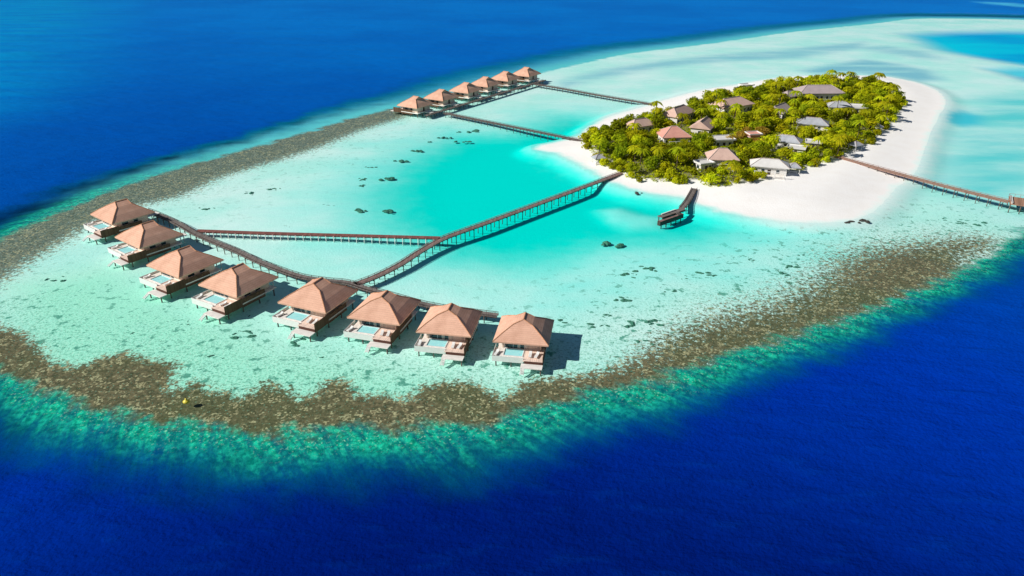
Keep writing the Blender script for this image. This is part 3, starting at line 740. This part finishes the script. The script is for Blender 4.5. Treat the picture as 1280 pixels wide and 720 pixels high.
# beach cabanas
def cabana(px, py, label, rz=0):
    p = at(px, py, 1.4); gz = ground_z(p.x, p.y); root = empty("beach_cabana", (p.x, p.y, gz), R(rz))
    mb, cp = hip_long(4.6, 4.2, 1.3); ro = mb.build("roof", M["roof_slate"], root); ro.location = (0, 0, 2.4); cp.build("ridge_cap", M["cap_grey"], ro)
    sm_ = MB(); sm_.tube((0, 0, -.3), (0, 0, 2.15), .1); pm = sm_.mesh("post", M["white"], True)
    for x in (-1.9, 1.9):
        for y in (-1.7, 1.7): share("post", pm, root, (x, y, 0))
    d = MB(); d.box(-2.1, 2.1, -1.9, 1.9, -.2, .25); d.build("platform", M["pale"], root)
    b = MB(); b.box(-1.4, 1.4, -.6, 1.2, .252, .62); b.build("daybed", M["lounge"], root)
    tag(root, label, "cabana", "beach cabanas along the sand")
cabana(1094, 165, "grey-roofed beach cabana at the right end of the trees", 30)
cabana(1068, 188, "grey-roofed beach cabana above the start of the brown beach pier", 30)
cabana(991, 216, "grey-roofed beach cabana on the sand right of the white beach house", -10)
cabana(748, 201, "beach cabana in front of the trees at the island's left sand", 20)

# rocks and driftwood on the sand bar
def lumps(name, px, py, z, n, spread, r, mat, label, cat, group=None, flat=.55, seed=0):
    rg = random.Random(seed); mb = MB(); p = at(px, py, z)
    for k in range(n):
        cx, cy = rg.gauss(0, spread), rg.gauss(0, spread*.55); rr = r*rg.uniform(.5, 1.1); nu, nv = 8, 5; b0 = len(mb.v)
        ph = [rg.uniform(0, 6.28) for _ in range(4)]
        for j in range(nv):
            th = math.pi*.5*j/(nv-1)
            for i in range(nu):
                w = 2*math.pi*i/nu; q = rr*(1+.22*math.sin(2*w+ph[0])+.14*math.sin(3*w+ph[1]+2*th))
                mb.v.append((cx+1.25*q*math.cos(w)*math.cos(th), cy+q*math.sin(w)*math.cos(th), -.5+rr*flat*1.2*math.sin(th)*(1+.2*math.sin(w*2+ph[2]))))
        for j in range(nv-1): mb.f += [(b0+j*nu+i, b0+j*nu+(i+1) % nu, b0+(j+1)*nu+(i+1) % nu, b0+(j+1)*nu+i) for i in range(nu)]
    o = mb.build(name, mat, None); o.location = p; return tag(o, label, cat, group)
gz = 0.3
lumps("rock", 1073, 276, .45, 6, 1.6, .9, M["rock"], "dark flat rocks at the sand bar's lower right tip", "rocks", seed=1)
lumps("rock", 797, 239.5, .45, 3, .6, .6, M["rock"], "small dark rock on the narrow beach left of the short jetty", "rock", seed=2)

# dark coral heads in the lagoon
def coral_mat():
    t = NT("dark_coral"); n = t.noise(t.obj(), 1.4, 4); return t.done(t.bsdf(t.mix(n, (.035, .15, .105), (.09, .27, .18)), .95, None, 0))
M["coral"] = coral_mat()
CH = [(310,241,1.5),(341,236,1.4),(260,261,1.7),(522,188,1.3),(499,200,1.3),(487,222,1.4),(453,223,1.1),(447,262,1.3),(480,263,1.2),(555,171,1.2),(583,176,1.3),(594,163,1.5),
      (440,205,.8),(464,208,.8),(409,256,.9),(73,348,1.3),(360,282,.9),(428,206,.7),(538,176,.8),(573,164,.7),(452,231,.8),(395,208,.8),
      (766,304,1.7),(811,335,1.6),(786,342,1.4),(780,374,1.5),(763,394,1.2),(742,407,1.2),(887,343,1.5),(842,362,1.4),(830,358,.9),(976,338,1.5),(995,333,1.3),(942,324,.9),
      (1008,318,1.0),(1046,294,1.2),(790,406,1.3),(810,401,1.4),(805,427,1.2),(1132,277,.8),(1230,280,1.5),(1205,278,1.2),(1178,273,1.0),(860,347,1.0),(708,400,1.2),
      (305,416,1.5),(298,415,1.0),(371,427,1.3),(270,446,1.1),(405,444,1.1),(165,415,.9),(240,402,.9),(315,397,.9),(230,436,.7),(860,400,.8),(884,386,.8),(925,350,.8)]
for i, (px, py, s) in enumerate(CH):
    if py > 392 and px < 500: lab, g = "dark coral head in the mint shallows in front of the near villas", "coral heads in front of the near villas"
    elif px < 420 : lab, g = "dark coral head on pale sand north of the red-brown jetty", "coral heads behind the red-brown jetty"
    elif px < 640: lab, g = "dark coral head on pale sand below the far villas", "coral heads below the far villas"
    elif px < 1100: lab, g = "dark coral head on pale sand between main pier and right reef", "coral heads in the right lagoon"
    else: lab, g = "dark coral head off the sand bar below the brown beach pier", "coral heads below the beach pier"
    lumps("coral_head", px, py, -1.1, 6, s*1.15, s*.62, M["coral"], lab, "coral head", g, .5, 100+i)

# ------------------------------------------------------------------ trees
def leaf_mat(name, c1, c2, c3):
    t = NT(name); p = t.pos()
    n = t.noise(p, .55, 4, .6); n2 = t.noise(p, 2.2, 2)
    rnd = t.n("ObjectInfo").outputs["Random"]
    c = t.mix(t.step(n, .35, .65), c1, c2)
    c = t.mix(t.math("MULTIPLY", t.step(n2, .52, .68), .7), c, c3)
    hv = t.n("HueSaturation", {"Color": c, "Hue": t.math("ADD", .485, t.math("MULTIPLY", rnd, .03)), "Value": t.math("ADD", .75, t.math("MULTIPLY", rnd, .5))}).outputs[0]
    d = t.n("BsdfDiffuse", {"Color": hv}).outputs[0]; tr = t.n("BsdfTranslucent", {"Color": hv}).outputs[0]
    return t.done(t.n("MixShader", {0: .48, 1: d, 2: tr}).outputs[0])
LEAF = {
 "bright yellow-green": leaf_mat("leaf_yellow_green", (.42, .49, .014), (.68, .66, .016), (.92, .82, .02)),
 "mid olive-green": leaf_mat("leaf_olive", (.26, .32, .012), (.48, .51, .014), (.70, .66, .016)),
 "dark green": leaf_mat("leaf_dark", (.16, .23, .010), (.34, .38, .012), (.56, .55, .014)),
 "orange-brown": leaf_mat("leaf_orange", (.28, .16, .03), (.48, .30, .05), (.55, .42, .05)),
}
def crown_mesh(seed, r, h, n, mat, leaf):
    rg = random.Random(seed); mb = MB()
    blobs = []
    for k in range(8):
        w = rg.uniform(0, 6.28); q = r*rg.uniform(.15, .68)
        blobs.append((q*math.cos(w), q*math.sin(w), h*rg.uniform(-.25, .32)*(1-.4*q/r), r*rg.uniform(.30, .52)))
    blobs.append((0, 0, h*.2, r*.5))
    tot = sum(b[3]**2 for b in blobs)
    for cx, cy, cz, rr in blobs:
        for _ in range(int(n*rr*rr/tot)):
            d = Vector((rg.gauss(0, 1), rg.gauss(0, 1), rg.gauss(.25, 1))).normalized()
            c = Vector((cx, cy, cz))+d*rr*rg.uniform(.72, 1.06)
            nr = (d+Vector((rg.gauss(0, .5), rg.gauss(0, .5), rg.gauss(.25, .5)))).normalized()
            e = nr.orthogonal().normalized(); g = nr.cross(e); w = rg.uniform(0, 6.28)
            e, g = e*math.cos(w)+g*math.sin(w), g*math.cos(w)-e*math.sin(w)
            s = leaf*rg.uniform(.6, 1.3)
            mb.quad(c-e*s, c-g*s*.55+nr*s*.15, c+e*s, c+g*s*.55+nr*s*.15)
    return mb.mesh("crown", mat)
def trunk_mesh(seed, h, r):
    rg = random.Random(seed); mb = MB()
    top = Vector((rg.uniform(-.4, .4), rg.uniform(-.4, .4), h)); mid = Vector((top.x*.3, top.y*.3, h*.55))
    mb.tube((0, 0, -.4), mid, .28, .2); mb.tube(mid, top, .2, .12)
    for k in range(4):
        w = k*1.6+rg.random(); mb.tube(mid+(top-mid)*.3*k/3, (r*.55*math.cos(w), r*.55*math.sin(w), h+rg.uniform(-.2, .7)), .11, .05, 5)
    return mb.mesh("trunk", M["trunk"], True)
def palm_meshes(seed, mat):
    rg = random.Random(seed); tk = MB(); cr = MB(); h = rg.uniform(6.8, 8.2); lean = Vector((rg.uniform(-1, 1), rg.uniform(-1, 1), 0))
    prev = Vector((0, 0, -.3))
    for k in range(1, 6):
        t = k/5; p = lean*t*t+Vector((0, 0, h*t)); tk.tube(prev, p, .19-.015*k+.015, .19-.015*k, 6); prev = p
    for k in range(15):
        w = 2*math.pi*k/15+rg.uniform(-.2, .2); el = rg.uniform(.15, .8); L = rg.uniform(3.0, 3.9); d = Vector((math.cos(w), math.sin(w), 0)); s = Vector((-d.y, d.x, 0))
        pts = [prev+d*L*t+Vector((0, 0, el*L*t-1.15*L*t*t*(.6+.4*el))) for t in (0, .25, .5, .75, 1)]
        wd = (.12, .5, .55, .4, .05)
        for i in range(4):
            for sg in (-1, 1):
                cr.quad(pts[i], pts[i+1], pts[i+1]+s*sg*wd[i+1]-Vector((0, 0, .22)), pts[i]+s*sg*wd[i]-Vector((0, 0, .22)))
    return tk.mesh("trunk", M["trunk"], True), cr.mesh("crown", mat)

def make_tree(name, tm, cm, th):
    root = empty(name, (0, 0, 0)); share("trunk", tm, root); share("crown", cm, root, (0, 0, th)); return root
PROTO = {}
for ci, (cn, lm) in enumerate(LEAF.items()):
    PROTO[cn] = []
    for k in range(4 if cn != "orange-brown" else 2):
        r = (3.6, 4.0, 3.3, 3.8)[k]; hh = (5.2, 4.8, 5.5, 5.0)[k]; th = (3.3, 3.9, 2.9, 3.6)[k]
        PROTO[cn].append((trunk_mesh(50+k+10*ci, th, r), crown_mesh(200+k+10*ci, r, hh, 620, lm, .5), th))
SHRUB = [crown_mesh(400+k, 1.9, 1.9, 260, LEAF["bright yellow-green" if k < 2 else "mid olive-green"], .36) for k in range(3)]
PALM = [palm_meshes(600+k, LEAF["bright yellow-green" if k % 2 else "mid olive-green"]) for k in range(4)]

vp = poly(VEG)
def sd1(P, x, y): return float(sdist(P, np.array([x]), np.array([y]))[0])
x0, y0 = vp.min(0); x1, y1 = vp.max(0)
cx0, cy0 = vp.mean(0)
# sandy courts left open between the houses: survey points and radius
OPEN = [at(x, y)[:2]+(r,) for x, y, r in ((903,177,4.5),(884,206,5),(905,202,5),(965,213,7),(985,186,7),(1020,160,7),(1062,139,8),(866,231,3),(935,110,3),(842,172,3))]
short = {}
def where(x, y):
    """nearest house, and on which side of it the camera sees this point"""
    best = min(HOUSES, key=lambda hh: (hh[0]-x)**2+(hh[1]-y)**2)
    dx, dy = x-best[0], y-best[1]
    side = ("right of" if dx > 0 else "left of") if abs(dx) > abs(dy)*.7 else ("behind" if dy > 0 else "in front of")
    return side, best[3]
NICK = {}
for hx, hy, hr, lab in HOUSES:
    NICK[lab] = lab
NICKS = ["the nearly buried small pink roof", "the slanting long pink roof", "the red pyramid roof", "the pink gabled roof", "the broad brown-pink roof", "the peaked brown roof",
         "the long grey hall", "the grey gabled house", "the small grey roof", "the white cottage behind the peaked roof", "the white annex", "the white beach house",
         "the slate roof mid-island", "the white cottage beside the slate roof", "the slate roof right of middle", "the left pale house", "the right pale house",
         "the tiny white cottage", "the red-pink tower", "the white back-shore cottage"]
for hh, nk in zip(HOUSES, NICKS): NICK[hh[3]] = nk

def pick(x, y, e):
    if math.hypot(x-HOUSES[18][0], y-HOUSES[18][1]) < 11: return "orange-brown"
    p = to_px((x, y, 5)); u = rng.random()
    bright_share = .42 + .5*(1 if p[1] > 195 else 0) + .3*(1 if p[0] > 960 else 0) + (.2 if e < 6 else 0)  # share of yellow-green trees, higher at the front, right and edge
    if p[0] < 830: bright_share *= .45
    if u < bright_share*.8: return "bright yellow-green"
    return "mid olive-green" if u < .35+bright_share*.6 else "dark green"
placed = []; counts = {}
tries = 0
while len(placed) < 325 and tries < 40000:
    tries += 1
    x, y = rng.uniform(x0, x1), rng.uniform(y0, y1)
    e = sd1(vp, x, y)
    if e < .9: continue
    if any((x-a)**2+(y-b)**2 < (hr*.72+1.9)**2 for a, b, hr, l in HOUSES): continue
    if any((x-a)**2+(y-b)**2 < (r+2.0)**2 for a, b, r in OPEN): continue
    md = 4.2 if tries < 9000 else 3.3
    if any((x-a)**2+(y-b)**2 < md*md for a, b in placed): continue
    placed.append((x, y)); gz = ground_z(x, y)
    side, hl = where(x, y)
    if rng.random() < .15 and len(placed) > 10:
        tm, cm = PALM[rng.randrange(4)]; root = empty("palm_tree", (x, y, gz), rng.uniform(0, 6.28)); share("trunk", tm, root); share("crown", cm, root)
        root.scale = (1, 1, rng.uniform(.85, 1.1)); tag(root, f"coconut palm {side} {NICK[hl]}", "palm", "palms on the island"); continue
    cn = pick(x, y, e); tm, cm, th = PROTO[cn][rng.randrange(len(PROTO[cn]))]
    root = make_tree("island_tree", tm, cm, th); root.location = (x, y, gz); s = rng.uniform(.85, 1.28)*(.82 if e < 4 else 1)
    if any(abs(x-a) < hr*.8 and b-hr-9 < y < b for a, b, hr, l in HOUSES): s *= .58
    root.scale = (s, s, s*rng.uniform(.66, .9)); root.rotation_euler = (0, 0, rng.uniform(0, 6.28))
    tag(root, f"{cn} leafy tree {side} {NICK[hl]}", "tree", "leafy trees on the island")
ns = 0
tries = 0
sp = []
while ns < 295 and tries < 20000:
    tries += 1
    x, y = rng.uniform(x0, x1), rng.uniform(y0, y1); e = sd1(vp, x, y)
    if e < -1.2: continue
    if e > 4 and rng.random() < .75: continue
    if any((x-a)**2+(y-b)**2 < (hr*.8+1.2)**2 for a, b, hr, l in HOUSES): continue
    if any((x-a)**2+(y-b)**2 < 1.9**2 for a, b in sp): continue
    if any((x-a)**2+(y-b)**2 < 1.2**2 for a, b in placed): continue
    if any((x-a)**2+(y-b)**2 < (r-.5)**2 for a, b, r in OPEN): continue
    sp.append((x, y)); ns += 1; k = rng.randrange(3); o = share("shrub", SHRUB[k], None, (x, y, ground_z(x, y)+.9), rng.uniform(0, 6.28)); s = rng.uniform(.8, 1.4); o.scale = (s, s, s)
    side, hl = where(x, y); tag(o, f"low {'yellow-green' if k < 2 else 'olive'} shrub {side} {NICK[hl]}", "shrub", "shrubs below the island trees")
# leafy undergrowth closing the ground between the trees
ug = MB(); r2 = random.Random(77); n_ = 0; tries = 0
CH_X, CH_Y = np.array([h[0] for h in HOUSES]), np.array([h[1] for h in HOUSES])
pts = np.stack([np.array([r2.uniform(x0, x1) for _ in range(30000)]), np.array([r2.uniform(y0, y1) for _ in range(30000)])], 1)
ed = sdist(vp, pts[:, 0], pts[:, 1])
ok = ed > .3
for a, b, hr, l in HOUSES: ok &= (pts[:, 0]-a)**2+(pts[:, 1]-b)**2 > (hr*.72+.8)**2
for a, b, r in OPEN: ok &= (pts[:, 0]-a)**2+(pts[:, 1]-b)**2 > (r*.8)**2
for (x, y), e in zip(pts[ok][:13000], ed[ok][:13000]):
    hgt = (.5+1.6*(.5+.5*math.sin(x*.55)*math.cos(y*.43+1)))*min(1, .4+e*.2)
    gz = ground_z(x, y)
    for k in range(3):
        c = Vector((x+r2.gauss(0, .5), y+r2.gauss(0, .5), gz+hgt*r2.uniform(.35, 1.1)))
        nr = Vector((r2.gauss(0, .5), r2.gauss(-.15, .5), 1)).normalized(); e1 = nr.orthogonal().normalized(); g1 = nr.cross(e1); w_ = r2.uniform(0, 6.28)
        e1, g1 = e1*math.cos(w_)+g1*math.sin(w_), g1*math.cos(w_)-e1*math.sin(w_); q = r2.uniform(.3, .62)
        ug.quad(c-e1*q, c-g1*q*.6, c+e1*q, c+g1*q*.6)
tag(ug.build("undergrowth", LEAF["mid olive-green"]), "leafy green undergrowth filling the gaps below the island trees", kind="stuff")
print("trees", len(placed), "shrubs", ns)

# ------------------------------------------------------------------ light
EL, SUN_AZ = R(34.5), Vector((-.97, -.24))
sd = bpy.data.lights.new("sun", "SUN"); sd.energy = 5.0; sd.angle = R(.53); sd.color = (1, .955, .88)
so_ = bpy.data.objects.new("sun", sd); col.objects.link(so_)
S = Vector((SUN_AZ.x*math.cos(EL), SUN_AZ.y*math.cos(EL), math.sin(EL)))
so_.rotation_euler = S.to_track_quat("Z", "Y").to_euler()
w = bpy.data.worlds.new("World"); sc.world = w; w.use_nodes = True
nt = w.node_tree; bg = nt.nodes["Background"]
sky = nt.nodes.new("ShaderNodeTexSky"); sky.sky_type = "NISHITA"; sky.sun_disc = False
sky.sun_elevation = EL; sky.sun_rotation = math.atan2(SUN_AZ.x, SUN_AZ.y)
sky.air_density = .8; sky.dust_density = .15; sky.ozone_density = 2.0
nt.links.new(sky.outputs[0], bg.inputs[0]); sc.render.filter_size = 1.8
bg.inputs[1].default_value = .05
sc.view_settings.view_transform = "Standard"; sc.view_settings.look = "None"; sc.view_settings.exposure = 0
sc.cycles.use_denoising = True
sc.cycles.max_bounces = 6; sc.cycles.transparent_max_bounces = 8
sc.cycles.caustics_reflective = False; sc.cycles.caustics_refractive = False
